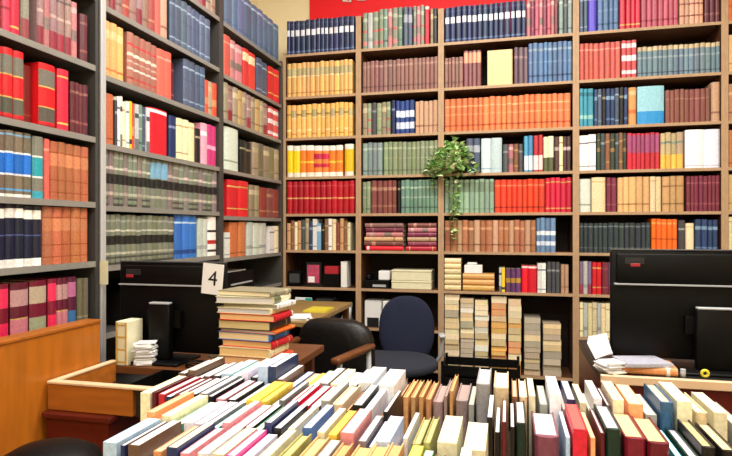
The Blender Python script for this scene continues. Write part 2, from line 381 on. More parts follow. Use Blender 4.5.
def book_geo(sp, r):
    """returns dict part -> (verts, faces, colours)"""
    w_, d_, h_ = sp['w'], sp['d'], sp['h']; s_ = sp['st']; hard = s_['hard']
    t = min(.0025, w_*.15) if hard else min(.0018, w_*.1)
    b = min(.012, w_*.3) if hard else .0008
    base = jitter(s_['base'], r)
    out = [(0, d_), (0, b), (w_*.13, b*.35), (w_*.33, b*.06), (w_*.67, b*.06), (w_*.87, b*.35), (w_, b), (w_, d_)]
    inn = [(w_-t, d_), (w_-t, b+t), (t, b+t), (t, d_)]
    prof = out+inn; n = len(prof)
    bands = [(a*h_, c*h_, jitter(col, r, 4)) for a, c, col in s_['bands']]
    zs = sorted({0, h_} | {round(z, 5) for bd in bands for z in bd[:2]})
    V, Fc, C = [], [], []
    for z in zs:
        for p in prof: V.append((p[0], p[1], z))
    for j in range(len(zs)-1):
        zm = (zs[j]+zs[j+1])/2; col = base
        for a, c, cc in bands:
            if a <= zm <= c: col = cc
        for i in range(n):
            k = (i+1) % n
            Fc.append((j*n+i, j*n+k, (j+1)*n+k, (j+1)*n+i)); C.append(col if i in (1, 2, 3, 4, 5) else base)
    top = (len(zs)-1)*n
    def cap(o, flip):
        qs = [(0, 1, 10, 11), (1, 2, 3, 10), (3, 4, 9, 10), (4, 5, 6, 9), (6, 7, 8, 9)]
        for q in qs:
            q = tuple(o+i for i in q); Fc.append(q if flip else q[::-1]); C.append(base)
    cap(0, False); cap(top, True)
    cover = (V, Fc, C)
    o = .003 if hard else 0.0004
    x0, x1, y0, y1, z0, z1 = t+.0001, w_-t-.0001, b+t+.0002, d_-o, o, h_-o
    pc = jitter(sp['page'], r, 8)
    V = [(x, y, z) for z in (z0, z1) for x, y in ((x0, y0), (x1, y0), (x1, y1), (x0, y1))]
    Fq = [(3, 2, 1, 0), (4, 5, 6, 7), (0, 1, 5, 4), (1, 2, 6, 5), (2, 3, 7, 6), (3, 0, 4, 7)]
    parts = {'cover': cover, 'pages': (V, Fq, [pc]*6)}
    if s_['label']:
        a, c, lc = s_['label']; V, Fq = [], []
        pr = [(w_*.13, b*.35), (w_*.33, b*.06), (w_*.67, b*.06), (w_*.87, b*.35)]
        for z in (a*h_, c*h_):
            for p in pr: V.append((p[0], p[1]-.0005, z))
            for p in pr: V.append((p[0], p[1]+.0004, z))
        for i in range(3):
            Fq.append((i, i+1, 8+i+1, 8+i)); Fq.append((4+i+1, 4+i, 12+i, 12+i+1))
            Fq.append((i+1, i, 4+i, 5+i)); Fq.append((8+i, 9+i, 13+i, 12+i))
        Fq += [(0, 8, 12, 4), (3, 7, 15, 11)]
        parts['spine_label'] = (V, Fq, [jitter(lc, r, 6)]*len(Fq))
    return parts

def mesh_from(name, V, Fc, C, mats, mi=None):
    me = bpy.data.meshes.new(name); me.from_pydata(V, [], Fc)
    ca = me.color_attributes.new('Col', 'FLOAT_COLOR', 'CORNER')
    buf = []
    for f, c in zip(Fc, C): buf += list(s2l(c))*len(f)
    ca.data.foreach_set('color', buf)
    for m in mats: me.materials.append(M[m])
    if mi: me.polygons.foreach_set('material_index', mi)
    me.update(); return me

ORD = ['', 'first', 'second', 'third', 'fourth', 'fifth', 'sixth', 'seventh', 'eighth', 'ninth', 'tenth', 'eleventh', 'twelfth', 'thirteenth', 'fourteenth', 'fifteenth', 'sixteenth', 'seventeenth', 'eighteenth', 'nineteenth', 'twentieth', 'twenty-first', 'twenty-second', 'twenty-third', 'twenty-fourth', 'twenty-fifth']
for tens in ('twent', 'thirt', 'fort', 'fift', 'sixt'):
    if tens != 'twent': ORD.append(tens+'ieth')
    for u in ORD[1:10]:
        if tens+'y-'+u not in ORD: ORD.append(tens+'y-'+u)
def ordp(i, n):
    """place in a row of n, counted from the nearer end"""
    if i == 0: return 'leftmost'
    if i == n-1: return 'rightmost'
    if i < n/2: return ORD[i+1]+' from left'
    return ORD[n-i]+' from right'

def shelf_run(segs, to_w, place, rowname, depth=.17):
    """segs: (px0, px1, styles, n, height). to_w maps px to metres along the shelf; place(u, setback) gives the matrix"""
    items = []
    for sg in segs:
        a, b_, sty, n, hh = sg[:5]; o = sg[5] if len(sg) > 5 else {}
        u0, u1 = to_w(a), to_w(b_)
        if isinstance(sty, str): sty = [sty]
        ws = [R.uniform(.8, 1.2) if not o.get('even') else 1 for _ in range(n)]; tot = sum(ws); u = u0
        for i in range(n):
            wd = ws[i]/tot*(u1-u0)
            items.append((u+.0008, wd-.0016, sty[i % len(sty)] if not o.get('rnd') else R.choice(sty), hh*R.uniform(.985, 1.012)*(1 if not o.get('hv') else R.uniform(.88, 1.06)), o.get('back', 0)))
            u += wd
    n = len(items)
    for i, (u, wd, s_, hh, bk) in enumerate(items):
        lab = '%s, %s, %s' % (S[s_]['name'], ordp(i, n), rowname)
        add_book(wd, depth, hh, s_, place(u, .006+R.uniform(0, .006)+bk), lab, 'books on the '+rowname)

ROWN = ['top row', 'second row', 'third row', 'fourth row', 'fifth row', 'sixth row', 'seventh row', 'eighth row']
def back_row(bay, row, segs, depth=.17):
    z = EYE+BZ[row]; y = YB
    x0, x1 = BAYS[bay]
    def to_w(px): return max(x0+.023, min(x1-.023, X_at(px, YB)))
    def place(u, sb): return Matrix.Translation((u, YB+.002+sb, z))
    shelf_run(segs, to_w, place, '%s of %s' % (ROWN[row], BN[bay]), depth)
SN = ['nearest metal shelving', 'middle metal shelving', 'corner metal shelving']
def left_row(sec, row, segs, depth=.17):
    z = EYE+SZ[sec][row]; y0, y1 = SECT[sec]
    rot = Matrix.Rotation(PI/2, 4, 'Z')
    def to_w(px): return max(y0+.023, min(y1-.037, Y_at(px, XL)))
    def place(u, sb): return Matrix.Translation((XL-.002-sb, u, z)) @ rot
    rr = row-1 if sec < 1 else row
    shelf_run(segs, to_w, place, '%s of %s' % (ROWN[rr], SN[sec]), depth)

# left metal shelving, nearest bay
left_row(0, 1, [(-12, 5, 'dred', 2, .26), (5, 14, 'pinkred', 1, .26), (14.5, 24, 'crimson', 1, .25), (25, 33, 'greygreen', 1, .25), (41, 80, ['greypink', 'rosegrey', 'greypink', 'greypink'], 6, .23), (84, 91, 'darkmar', 1, .2)], .2)
left_row(0, 2, [(-12, 6, 'bigred', 2, .245), (7, 28, 'bigred', 2, .25), (30, 43, 'dred', 1, .22, dict(back=.03)), (43.5, 60, 'bigred', 1, .24), (62, 73, 'crimson', 1, .245), (74, 91, 'darkmar', 4, .21)], .2)
left_row(0, 3, [(-12, 36, 'bluemid', 5, .235, dict(even=1)), (36.5, 47, 'tealmid', 1, .235), (47.5, 53, 'salmon', 1, .23), (53.5, 92, 'leather', 5, .23, dict(even=1))], .2)
left_row(0, 4, [(-12, 46, 'navywhite', 6, .225, dict(even=1)), (47, 92, 'leather', 5, .225, dict(even=1))], .2)
left_row(0, 5, [(-12, 13, 'lawcrim', 2, .215), (15, 33, 'lawred', 1, .215), (34, 51, 'lawgrn', 1, .215), (52, 60, 'lawcrim', 1, .215), (60.5, 72, 'lawred', 2, .215), (72, 80, 'lawblue', 1, .215), (81, 91, 'olive', 2, .2)], .2)
# middle bay
left_row(1, 0, [(135, 172, 'brown', 6, .25), (172, 218, ['greypink', 'beige', 'brownpink'], 9, .25)])
left_row(1, 1, [(107, 158, ['brownpink', 'greypink', 'brownpink', 'redbrown'], 8, .25), (158, 170, ['salmon', 'pinktan'], 2, .26), (173, 213, 'slate', 8, .26)])
left_row(1, 2, [(107, 127, 'tanor', 3, .245, dict(even=1)), (131, 160, 'redwhite', 5, .245, dict(even=1)), (160.5, 175, 'salmon', 2, .245), (176, 186, 'darkmar', 1, .23, dict(back=.05)), (187, 208, 'slate', 4, .26), (208, 219, ['orred', 'beige', 'orred'], 3, .2)])
left_row(1, 3, [(107.5, 117, 'orbrown', 1, .225), (117.5, 131, ['darkgrey', 'white', 'whitegrey', 'cream', 'white'], 5, .225, dict(hv=1)), (131, 137, ['yellow', 'orred'], 2, .22), (137, 152, ['whitegrey', 'teal', 'slate'], 4, .22), (153, 171, 'redw', 1, .235), (172, 179, 'dblue', 1, .22), (180, 198, ['cream', 'cream', 'ivory'], 3, .22), (198.5, 203, 'blackb', 1, .2), (204, 219, ['pinkc', 'magenta', 'magenta'], 3, .24)])
left_row(1, 4, [(107, 122, ['lawgrey', 'lawmau'], 3, .25), (122, 154, ['lawgrey', 'lawmau', 'lawgrey'], 7, .25), (154, 171, 'lawsky', 3, .25), (171, 219, ['lawmau', 'lawgrey', 'lawgrey'], 10, .25)])
left_row(1, 5, [(107, 177, 'lawgrey', 13, .225), (178, 200, 'blue', 3, .235), (200.5, 210, 'palegrey', 2, .22), (210.5, 219, 'wred', 1, .235)])
# corner bay
left_row(2, 0, [(227, 281, 'slatetall', 9, .28)])
left_row(2, 1, [(226, 233, 'salmon', 1, .255), (233, 245, 'rosegrey', 2, .25), (246, 258, 'redcream', 2, .255), (259, 270, 'slate', 2, .25), (271, 281, 'red', 2, .25)])
left_row(2, 2, [(226, 270, ['beige', 'greypink', 'beige', 'tanb'], 10, .23), (271, 281, 'redspot', 2, .23)])
left_row(2, 3, [(227, 241, 'pgreen', 1, .27), (243, 254, 'blackb', 2, .22), (255, 281, ['beige', 'olive'], 5, .235)])
left_row(2, 4, [(230, 251, 'red', 2, .235), (252, 262, 'beige', 2, .22), (262.5, 281, ['redbrown', 'marbrown'], 3, .22)])
left_row(2, 5, [(226.5, 232, 'white', 1, .16), (232.5, 248, 'orbrown', 2, .225), (249, 269, ['palegrey', 'pgreen'], 3, .225), (271, 281, ['white', 'cream'], 2, .2)])
# back wall
back_row(0, 0, [(284, 354, 'navylab', 14, .262)])
back_row(0, 1, [(284, 352, 'ochre', 14, .262)])
back_row(0, 2, [(284, 352, ['ochre2', 'ochre'], 14, .258)])
back_row(0, 3, [(284, 299, 'yelwhite', 2, .245), (299, 313, 'orwhite', 2, .245), (313, 328, 'magor', 2, .24), (328, 342, 'orwhite', 2, .235), (344, 353, 'yelwhite', 1, .245)])
back_row(0, 4, [(284, 354, 'crimgold', 12, .25, dict(even=1))])
back_row(0, 5, [(285, 350, ['tanb', 'brown', 'cream', 'tanb', 'darkgrey', 'beige', 'navy', 'white', 'lblue', 'blackb', 'brown', 'white', 'ivory', 'redbrown'], 17, .23, dict(hv=1))], .15)
back_row(1, 0, [(362, 378, ['mixgreen', 'palegrey', 'mixgreen'], 3, .275), (378.5, 402, ['mixgreen', 'teal', 'rosegrey'], 5, .29), (403, 412, 'navygrey', 2, .29), (413, 424, ['mixgreen', 'rosegrey'], 3, .29), (424.5, 429, 'redw', 1, .29), (430, 437, ['beige', 'blackb'], 2, .26)])
back_row(1, 1, [(362, 438, 'mauvebr', 18, .235)])
back_row(1, 2, [(362, 390, ['beige', 'mixgreen', 'darkgrey', 'sage'], 6, .24), (391, 395, 'dblue', 1, .25), (395.5, 414, 'bluegrid', 4, .245), (415, 438, 'pinktan', 5, .235)])
back_row(1, 3, [(362, 382, 'sageblue', 4, .245), (383, 438, 'sage', 12, .245)])
back_row(1, 4, [(362, 370, 'sage', 2, .24), (370.5, 396, 'marbrown', 5, .245), (397, 400, 'blackb', 1, .24), (400.5, 438, 'teal', 9, .245)])
back_row(2, 0, [(443, 526, 'navylab', 15, .258), (526.5, 558, ['rosegrey', 'plum', 'rose'], 8, .258), (559, 573, ['sageblue', 'darkgrey'], 3, .27)])
back_row(2, 1, [(443, 463, 'mauvebr', 5, .22), (463.5, 481, 'mauvelab', 4, .26), (514, 528, 'purplebr', 3, .26), (528.5, 573, 'slatel', 9, .28)])
back_row(2, 2, [(443, 571, 'orsalmon', 22, .24)])
back_row(2, 3, [(466, 480, 'navygrey', 2, .25), (481, 502, 'paleblue', 2, .25), (503, 523, ['darkgrey', 'rosegrey', 'brown'], 4, .2), (524, 533, 'bluewhite', 2, .255), (533.5, 543, 'redwhiteb', 2, .255), (543.5, 554, 'creamgreen', 2, .245), (554.5, 571, ['darkmauve', 'cream', 'darkmauve'], 4, .24)])
back_row(2, 4, [(443, 494, 'sagepale', 10, .24), (494.5, 545, 'redorange', 9, .235), (545.5, 572, 'crimson', 5, .24)])
back_row(2, 5, [(443, 536, ['brick', 'brick', 'pinktan'], 16, .225), (536.5, 556, 'slatewhite', 4, .24)])
back_row(2, 6, [(499, 505, ['whitegrey', 'yellow'], 2, .17), (505.5, 521, 'purple', 3, .165), (521.5, 537, 'redw', 2, .19), (537.5, 546, 'white', 2, .21), (547, 560, 'darkgrey', 3, .215), (561, 569, 'pinktan', 2, .2)])
back_row(3, 0, [(578, 588, 'slate', 2, .27), (588.5, 597, 'violet', 1, .27), (598, 619, 'slatel', 4, .27), (620, 641, 'crimson', 4, .26), (641.5, 679, 'rose', 7, .26), (680, 704, 'tanline', 5, .26), (705, 721, 'darkmar', 3, .26)])
back_row(3, 1, [(578, 621, 'salmon', 8, .25), (622, 637, 'redspot', 3, .255), (638, 722, 'bluecap', 16, .2)])
back_row(3, 2, [(577, 594, 'tealblue', 3, .26), (594.5, 628, ['navy', 'slate', 'blackb', 'navy'], 8, .255), (629, 637, 'tanorange', 1, .25), (638, 665, 'cyan', 1, .255), (666, 711, 'maroonbr', 9, .22), (712, 722, 'pinktan', 1, .255)])
back_row(3, 3, [(577, 596, 'white', 2, .245), (597, 627, ['greenbr', 'darkgrey', 'brown'], 7, .25), (627.5, 660, 'purpred', 7, .245), (661, 684, 'tanyel', 4, .24), (686, 721, 'lavender', 2, .255)])
back_row(3, 4, [(577, 591, 'pgreen', 1, .23), (592, 606, 'ivory', 1, .24), (607, 617, 'plum', 2, .235), (618, 650, 'mustard', 5, .235), (650.5, 662, 'ivory', 2, .235), (663, 685, 'tanb', 3, .235), (687, 722, 'plum', 8, .235)])
back_row(3, 5, [(577, 651, 'darkslate', 14, .205), (652, 678, 'orange', 5, .23), (679, 686, 'darkgrey', 1, .22), (686.5, 695, 'ivory', 1, .2), (696, 719, 'navy', 4, .225)])
back_row(3, 6, [(577, 592, ['lavred', 'palegrey'], 3, .225), (592.5, 602, 'red', 2, .22), (602.5, 640, ['plum', 'lavred'], 6, .22)])
back_row(3, 7, [(577, 640, ['cream', 'palegrey', 'ivory'], 13, .235)])
for row, sty in ((0, 'orange'), (1, 'mustard'), (2, 'brick'), (3, 'orbrown'), (4, 'mustard'), (5, 'ivory')):
    back_row(4, row, [(728.2, 748, sty, 4, .24)])

# flat-lying books: Mf puts thickness up, spine towards the viewer; Me shows the page edge
def flat(x, y, z, rz=0, spine=True):
    if spine: m = Matrix(((0, 0, -1, 0), (0, 1, 0, 0), (1, 0, 0, 0), (0, 0, 0, 1)))
    else: m = Matrix(((0, 1, 0, 0), (0, 0, 1, 0), (1, 0, 0, 0), (0, 0, 0, 1)))
    return Matrix.Translation((x, y, z)) @ Matrix.Rotation(rz, 4, 'Z') @ m

# two piles of maroon volumes, sixth row behind the chair
for p, (a, b_, cols) in enumerate(((363, 403, ['redw', 'marbrown', 'pinktan', 'rosegrey', 'plum', 'mauvebr']), (405, 436.5, ['crimson', 'plum', 'pinktan', 'plum', 'rosegrey', 'marbrown']))):
    z = EYE+BZ[5]; x0, x1 = X_at(a, YB), X_at(b_, YB)
    n = len(cols)
    for i, c in enumerate(cols):
        tk = .034
        add_book(tk, .17, x1-x0-.006-R.uniform(0, .02), c, flat(x1-.003, YB+.008, z, 0), '%s lying flat, %s in %s pile behind chair' % (S[c]['name'], 'lowest' if i == 0 else ('topmost' if i == n-1 else ORD[n-i]+' from top'), 'left' if p == 0 else 'right'), 'flat piles behind the blue chair')
        z += tk+.0004
# the stacked paperbacks on the bottom shelf
cs = [st('beige paperback', (196, 178, 150), hard=False, page=(222, 198, 156)), st('cream paperback', (226, 214, 190), hard=False, page=(236, 220, 184)), st('grey paperback', (150, 144, 132), hard=False, page=(190, 178, 156)),
      st('red paperback', (200, 60, 44), hard=False, page=(226, 170, 120)), st('orange paperback', (222, 150, 70), hard=False, page=(232, 184, 110)), st('dark paperback', (80, 70, 62), hard=False, page=(178, 162, 140)),
      st('white paperback', (232, 228, 222), hard=False, page=(230, 224, 210))]
cols = [(443, 459.5, 300), (460, 474, 300), (474.5, 489, 301), (491, 507, 299), (508, 522, 300), (524, 541, 322), (543, 562, 324)]
PCN = ['first', 'second', 'third', 'fourth', 'fifth', 'sixth', 'seventh']
for p, (a, b_, ty) in enumerate(cols):
    x0, x1 = max(-.451, X_at(a, YB)), X_at(b_, YB); z = EYE+BZ[8]; ztop = EYE+(228-ty)/F*4.1
    lst = []
    while z < ztop:
        tk = R.uniform(.03, .052); lst.append((z, tk)); z += tk+.0004
    n = len(lst)
    for i, (z, tk) in enumerate(lst):
        if p < 3: s_ = R.choice([cs[0], cs[1], cs[6], cs[2], cs[0]])
        elif p < 5: s_ = R.choice([cs[1], cs[0], cs[4], cs[3], cs[4]])
        else: s_ = R.choice([cs[2], cs[0], cs[2], cs[5]])
        wd = x1-x0-.004
        add_book(tk, wd-R.uniform(0, .008), .17, s_, flat(x0+.002, YB+.012+R.uniform(0, .012), z, 0, False),
                 '%s lying flat, %s in %s paperback column from left' % (s_['name'], 'lowest' if i == 0 else ('topmost' if i == n-1 else ORD[n-i]+' from top'), PCN[p]), 'flat paperbacks stacked on the bottom shelf', area=.9)
# cream and tan piles above them
for (a, b_, h0, n, c, nm) in ((442.5, 461, .235, 6, (232, 208, 160), 'cream'), (462.5, 494.5, .125, 3, (222, 168, 98), 'tan')):
    z = EYE+BZ[6]; x0, x1 = max(-.451, X_at(a, YB)), X_at(b_, YB)
    for i in range(n):
        tk = h0/n-.0004; s_ = st(nm+' hardback', c, page=c)
        add_book(tk, .16, x1-x0-.004, s_, flat(x1-.002, YB+.01, z, 0), '%s book lying flat, %s of small %s pile, plant bookcase' % (nm, 'lowest' if i == 0 else ('topmost' if i == n-1 else ORD[n-i]+' from top'), nm), 'small flat piles on the seventh row')
        z += tk+.0004
# cover-facing cream book
add_book(.03, .175, .25, st('cream-yellow book', (232, 210, 150), page=CRM), Matrix.Translation((X_at(513, YB)-.002, YB+.01, EYE+BZ[1])) @ Matrix.Rotation(PI/2, 4, 'Z') @ Matrix.Translation((0, 0, 0)),
         'large cream-yellow book facing cover out, second row of plant bookcase', 'face-out books', force=True)

# stack on the left desk
DZ = .75
stk = [('dblue', .028, CRM), ('orred', .030, (226, 180, 130)), ('cream', .034, (232, 196, 140)), ('red', .026, (222, 176, 120)), ('blue', .03, (236, 214, 160)), ('orange', .012, WHT), ('blackb', .034, (236, 206, 150)), ('redw', .026, (226, 184, 130)), ('ivory', .022, WHT), ('white', .016, (150, 140, 120)), ('creamgreen', .026, WHT), ('beige', .02, CRM)]
z = DZ
for i, (c, tk, pg) in enumerate(stk):
    sty = dict(S[c])
    rz = R.uniform(-.1, .02)
    wd, hh = R.uniform(.15, .17), R.uniform(.225, .25)
    # page edges towards the camera, spine towards the right
    m = Matrix.Translation((-.85+R.uniform(-.02, .012), 2.003+R.uniform(.0,.012), z)) @ Matrix.Rotation(rz, 4, 'Z') @ Matrix(((0, -1, 0, 0), (0, 0, 1, 0), (-1, 0, 0, tk), (0, 0, 0, 1)))
    add_book(tk, hh*.98, wd, sty, m, '%s lying flat, %s in pile by left monitor' % (sty['name'], 'lowest' if i == 0 else ('topmost' if i == len(stk)-1 else ORD[len(stk)-i]+' from top')), 'pile of books beside the left monitor', force=True, pagecol=pg)
    z += tk+.0004

# ------------------------------------------------------------------ the book table
TZ = .78
t = thing('book_table', 'long table crowded with rows of upright second-hand books', 'table', (.25, .86, 0))
MB().box(-1.02, 1.05, -.42, .46, TZ-.03, TZ, 'brownw', .004).build('tabletop', t)
for sx in (-.95, .98):
    for sy in (-.36, .4):
        MB().box(sx-.025, sx+.025, sy-.025, sy+.025, 0, TZ-.03, 'brownw').build('leg', t)
MB().box(-.93, .96, .36, .39, TZ-.13, TZ-.03, 'brownw').build('apron', t)

def T(name, cover, page=WHT, hard=False, bands=()): return st(name, cover, bands, hard=hard, page=page)
TB = {
 'W': T('white paperback', (236, 234, 240)), 'WB': T('white and blue paperback', (170, 196, 226)), 'LV': T('pale lavender paperback', (214, 210, 232)),
 'PK': T('pink-edged paperback', (226, 150, 160)), 'MG': T('magenta-edged paperback', (214, 60, 130)), 'OR': T('peach-topped paperback', (234, 160, 110), (240, 196, 160)),
 'YL': T('yellow book', (236, 204, 70), (240, 208, 96)), 'BK': T('black book with white pages', (16, 16, 20)), 'CR': T('cream paperback', (232, 224, 190), CRM),
 'GN': T('green-edged paperback', (96, 160, 120), (232, 240, 222)), 'NV': T('navy paperback', (30, 44, 90)), 'TL': T('teal-edged paperback', (60, 170, 180), (226, 238, 240)),
 'RD': T('red paperback', (206, 34, 50)), 'CM': T('crimson-fronted book', (206, 18, 70)), 'TN': T('old tan book', (206, 160, 110), (214, 172, 118), True),
 'OT': T('old orange-brown book', (220, 160, 110), (222, 166, 112), True), 'MV': T('mauve-grey book', (156, 134, 134), (168, 146, 140), True), 'GR': T('grey paperback', (160, 156, 150), (206, 200, 190)),
 'MR': T('maroon hardback', (100, 20, 34), WHT, True, [(.5, .6, (150, 60, 60))]), 'DG': T('dark green hardback', (18, 50, 36), WHT, True), 'OLV': T('olive book', (150, 146, 90), (216, 196, 130), True),
 'BR': T('brown book', (130, 84, 58), (206, 176, 140), True), 'BL': T('blue hardback', (56, 96, 130), CRM, True), 'PN': T('book with magenta and tan spine', (120, 60, 84), WHT, True, [(.0, .72, (206, 170, 110)), (.74, .8, (110, 30, 90))]),
 'MO': T('ornate maroon hardback', (112, 18, 40), (240, 206, 150), True, [(.3, .34, (190, 110, 110)), (.8, .84, (180, 90, 100)), (.6, .64, (180, 90, 100))]),
 'PT': T('red-topped book with patterned spine', (224, 40, 60), (230, 90, 90), False, [(.0, .68, (70, 140, 140)), (.3, .6, (224, 196, 80))]),
 'BT': T('black-spined book with tan pages', (20, 18, 20), (228, 194, 146), True), 'PB': T('pale blue paperback', (176, 206, 232), (230, 238, 246)), 'GW': T('tall grey book with white pages', (150, 152, 156), WHT, True), 'BG': T('beige book', (206, 186, 150), (226, 212, 180), True),
}
ROWS = {
 'back': (1.065, [('W',178,186,0),('CR',187,195,.002),('BK',196,202,-.01),('W',203,212,-.004),('PK',212,221,0),('WB',221,231,.0),('GN',231,241,0),('LV',241,250,.01),('BK',250,257,.005),('WB',257,268,.02),('NV',268,276,.022),('PK',276,285,.0),('W',286,294,-.01),('OR',294,302,-.012),('YL',302,309,-.01),('GN',309,319,-.005),('W',319,330,-.002),('CR',330,339,0),('PB',339,349,0),('BK',350,357,-.003),('W',358,373,.004),('W',377,395,.006),('BR',396,402,-.03),
    ('OT',403,410,.002),('TN',410.5,418,.0),('OT',418.5,425,.002),('OT',425.5,432,-.002),('MV',433,443,-.002),('MV',443.5,449,.002),('OT',449.5,455,.012),('MV',455.5,468,-.004),('GR',468.5,475,-.02),('GW',476,492,.02),('BG',493.5,511,.02),('BR',512,519,-.002),('BG',519.5,528,.0),('CR',529,539,.006),('GR',540,549,-.01),('W',550,562,.006),('GR',563,566,-.02),('W',567,577,-.004),('CR',580,589,-.008),('GR',590,593,-.02),('W',594,606,.002),('MR',607,612,-.01),('CR',613,628,.0),('OR',629,645,-.004),('GR',646,660,-.02),('BL',661,677,.0),('CR',677.5,694,.004),('BG',697,713,.0),('CR',715,731,-.01),('GR',733,745,-.02)]),
 'second': (.93, [('CR',140,150,0),('MR',150.5,157,.002),('RD',157.5,164,.0),('NV',164.5,172,-.002),('MR',172.5,181,0),('W',181.5,190,0),('BK',190.5,198,.002),('W',198.5,207,.0),('BK',207.5,215,.0),('PK',215.5,226,.002),('BK',226.5,237,.002),('W',237.5,245,-.004),('YL',245.5,259,.0),('YL',259.5,268,.0),('BK',269,278,-.004),('PK',278.5,286,0),('RD',286.5,291,0),('CM',291.5,299,-.003),('CM',299.5,309,-.003),('LV',309.5,320,.0),('GR',320.5,331,.002),('BG',331.5,343,-.002),('BR',344,351,-.01),('BK',352,364,.002),('W',364.5,372,.002),('BR',375,381,-.02),('BK',383,391,.0),
    ('BK',487,494,.008),('BK',495,501,-.012),('MR',502,509,.004),('BK',510.5,515,.004),('DG',516,528,.003),('PN',535,564,-.004),('WB',566,572,-.006),('PT',573,590,.002),('OR',591,600,-.006),('MR',601,606,.004),('DG',606.5,624,.003),('MO',626,648,-.006),('MO',649,676,-.006),('TL',678,688,-.03),('DG',689,702,-.02),('BT',703,722,-.004),('BT',723,742,-.004)]),
 'third': (.80, [('OR',146,155,.004),('BK',155.5,160,-.02),('CR',160.5,172,.0),('GN',172.5,183,0),('W',183.5,193,.002),('LV',193.5,203,.0),('LV',203.5,212,.003),('TL',212.5,221,0),('PK',221.5,231,.001),('PK',231.5,243,-.002),('W',243.5,253,.0),('GN',253.5,263,0),('W',263.5,272,.003),('LV',272.5,281,0),('BK',281.5,286,-.012),('CR',287,297,.0),('BK',298,301,-.02),('CR',301.5,312,.0),('BK',313,316,-.02),('CR',317,327,.002),('YL',328,339,-.002),('PK',340,356,.0),('W',358,367,-.002),('NV',368,374,-.012),('WB',375,391,.0),('OT',392,401,-.03),('W',403,410,.0),('OLV',412,421,.0),('OLV',423,433,.0),('CR',437,461,.004),('CR',463,487,-.004)]),
 'front': (.69, [('WB',102,118,.0),('NV',119,126,-.002),('LV',127,139,.001),('BK',140,152,-.02),('OR',153,165,.0),('CR',166,178,0),('PK',179,190,.0),('BK',191,196,-.01),('W',197,210,.002),('CR',211,224,.0),('MG',225,235,.0),('LV',236,250,.0),('BK',251,257,-.02),('CR',258,272,-.001),('OLV',273,289,-.004),('TN',290,305,-.006),('GR',306,318,-.004),('OT',319,336,-.006),('TN',337,355,-.006),('OT',356,374,-.006),('OT',375,392,-.004),('BR',393,398,-.02),('YL',399,412,-.002),('GN',413,424,-.006),('BR',425,438,-.012),('W',455,472,-.004)]),
}
RV = random.Random(3)
RN = {'back': 'back table row', 'second': 'second table row from back', 'third': 'third table row from back', 'front': 'front table row'}
for rk, (yf, lst) in ROWS.items():
    n = len(lst)
    for i, (c, a, b_, dz) in enumerate(lst):
        x0, x1 = X_at(a, yf), X_at(b_, yf)
        dep = {'front': .107, 'third': .119, 'second': .132, 'back': .13}[rk]-R.uniform(0, .005)
        if rk == 'second' and a > 480: dz -= .012
        if c in ('TN', 'OT', 'MV') and rk == 'back': dz -= .014
        if c == 'PN': dz -= .006
        if c in ('PB', 'BG') and rk == 'back': dz -= .008
        hh = .22+dz+R.uniform(-.007, .005)
        s_ = TB[c]
        if c in ('W', 'CR', 'LV', 'PK') and b_-a < 14 and RV.random() < (.5 if a < 400 else .3):
            vn, vc = RV.choice([('dark grey', (54, 56, 62)), ('navy', (34, 46, 92)), ('black', (18, 18, 22)), ('purple', (96, 74, 140)), ('brown', (104, 74, 60)), ('mid blue', (70, 110, 176)), ('grey', (120, 120, 124))])
            s_ = T(vn+' paperback with pale pages', vc, s_['page'])
        add_book(max(.006, x1-x0-.0012-R.choice([0, .001, .003, .005])), dep, hh, s_, Matrix.Translation((x0, yf+R.uniform(0, .003), TZ)), 'upright %s, %s in %s' % (s_['name'], ordp(i, n), RN[rk]), RN[rk], force=(dz > -.009 or b_-a > 8))

# rank, build the largest as individuals, the rest as one
for sp in SPECS:
    c = [project(sp['M'] @ Vector(p)) for p in ((0, 0, 0), (sp['w'], 0, 0), (sp['w'], 0, sp['h']), (0, 0, sp['h']), (0, sp['d'], 0), (sp['w'], sp['d'], sp['h']))]
    xs = [min(732, max(0, q[0])) for q in c]; ys = [min(456, max(0, q[1])) for q in c]
    ar = (max(xs[:4])-min(xs[:4]))*(max(ys[:4])-min(ys[:4]))
    if 'lying flat' in sp['label']: ar = (max(xs)-min(xs))*(max(ys)-min(ys))*.8
    sp['score'] = ar*(sp['area'] or 1)+(1e6 if sp['force'] else 0)
SPECS.sort(key=lambda s: -s['score'])
NIND = 300
seen_labels = {}
rest = [[], [], [], []]
off = 0
for i, sp in enumerate(SPECS):
    rr = random.Random(hash((round(sp['w'], 4), round(sp['h'], 4), i)) & 0xffff)
    parts = book_geo(sp, rr)
    if i < NIND:
        e = thing('book', None, 'book'); e.matrix_world = sp['M']
        e['label'] = sp['label']; e['group'] = sp['group']
        for k, (V, Fc, C) in parts.items():
            link(k, mesh_from(k, V, Fc, C, ['pages' if k == 'pages' else 'cover']), e)
    elif sp['score'] > 0:
        for k, (V, Fc, C) in parts.items():
            rest[0] += [tuple(sp['M'] @ Vector(v)) for v in V]
            rest[1] += [tuple(off+q for q in f) for f in Fc]; rest[2] += C
            rest[3] += [1 if k == 'pages' else 0]*len(Fc); off += len(V)
import re
print('LONG', sorted({sp['label'] for sp in SPECS[:NIND] if len(re.findall(r"[A-Za-z0-9']+", sp['label'])) > 15}, key=len)[-12:])
print('BOOKS', len(SPECS), 'min individual score', SPECS[NIND-1]['score'])
o = link('books', mesh_from('books', rest[0], rest[1], rest[2], ['cover', 'pages'], rest[3]))
tag(o, 'smaller and farther books filling the remaining lengths of the wall shelves', 'books', kind='stuff')

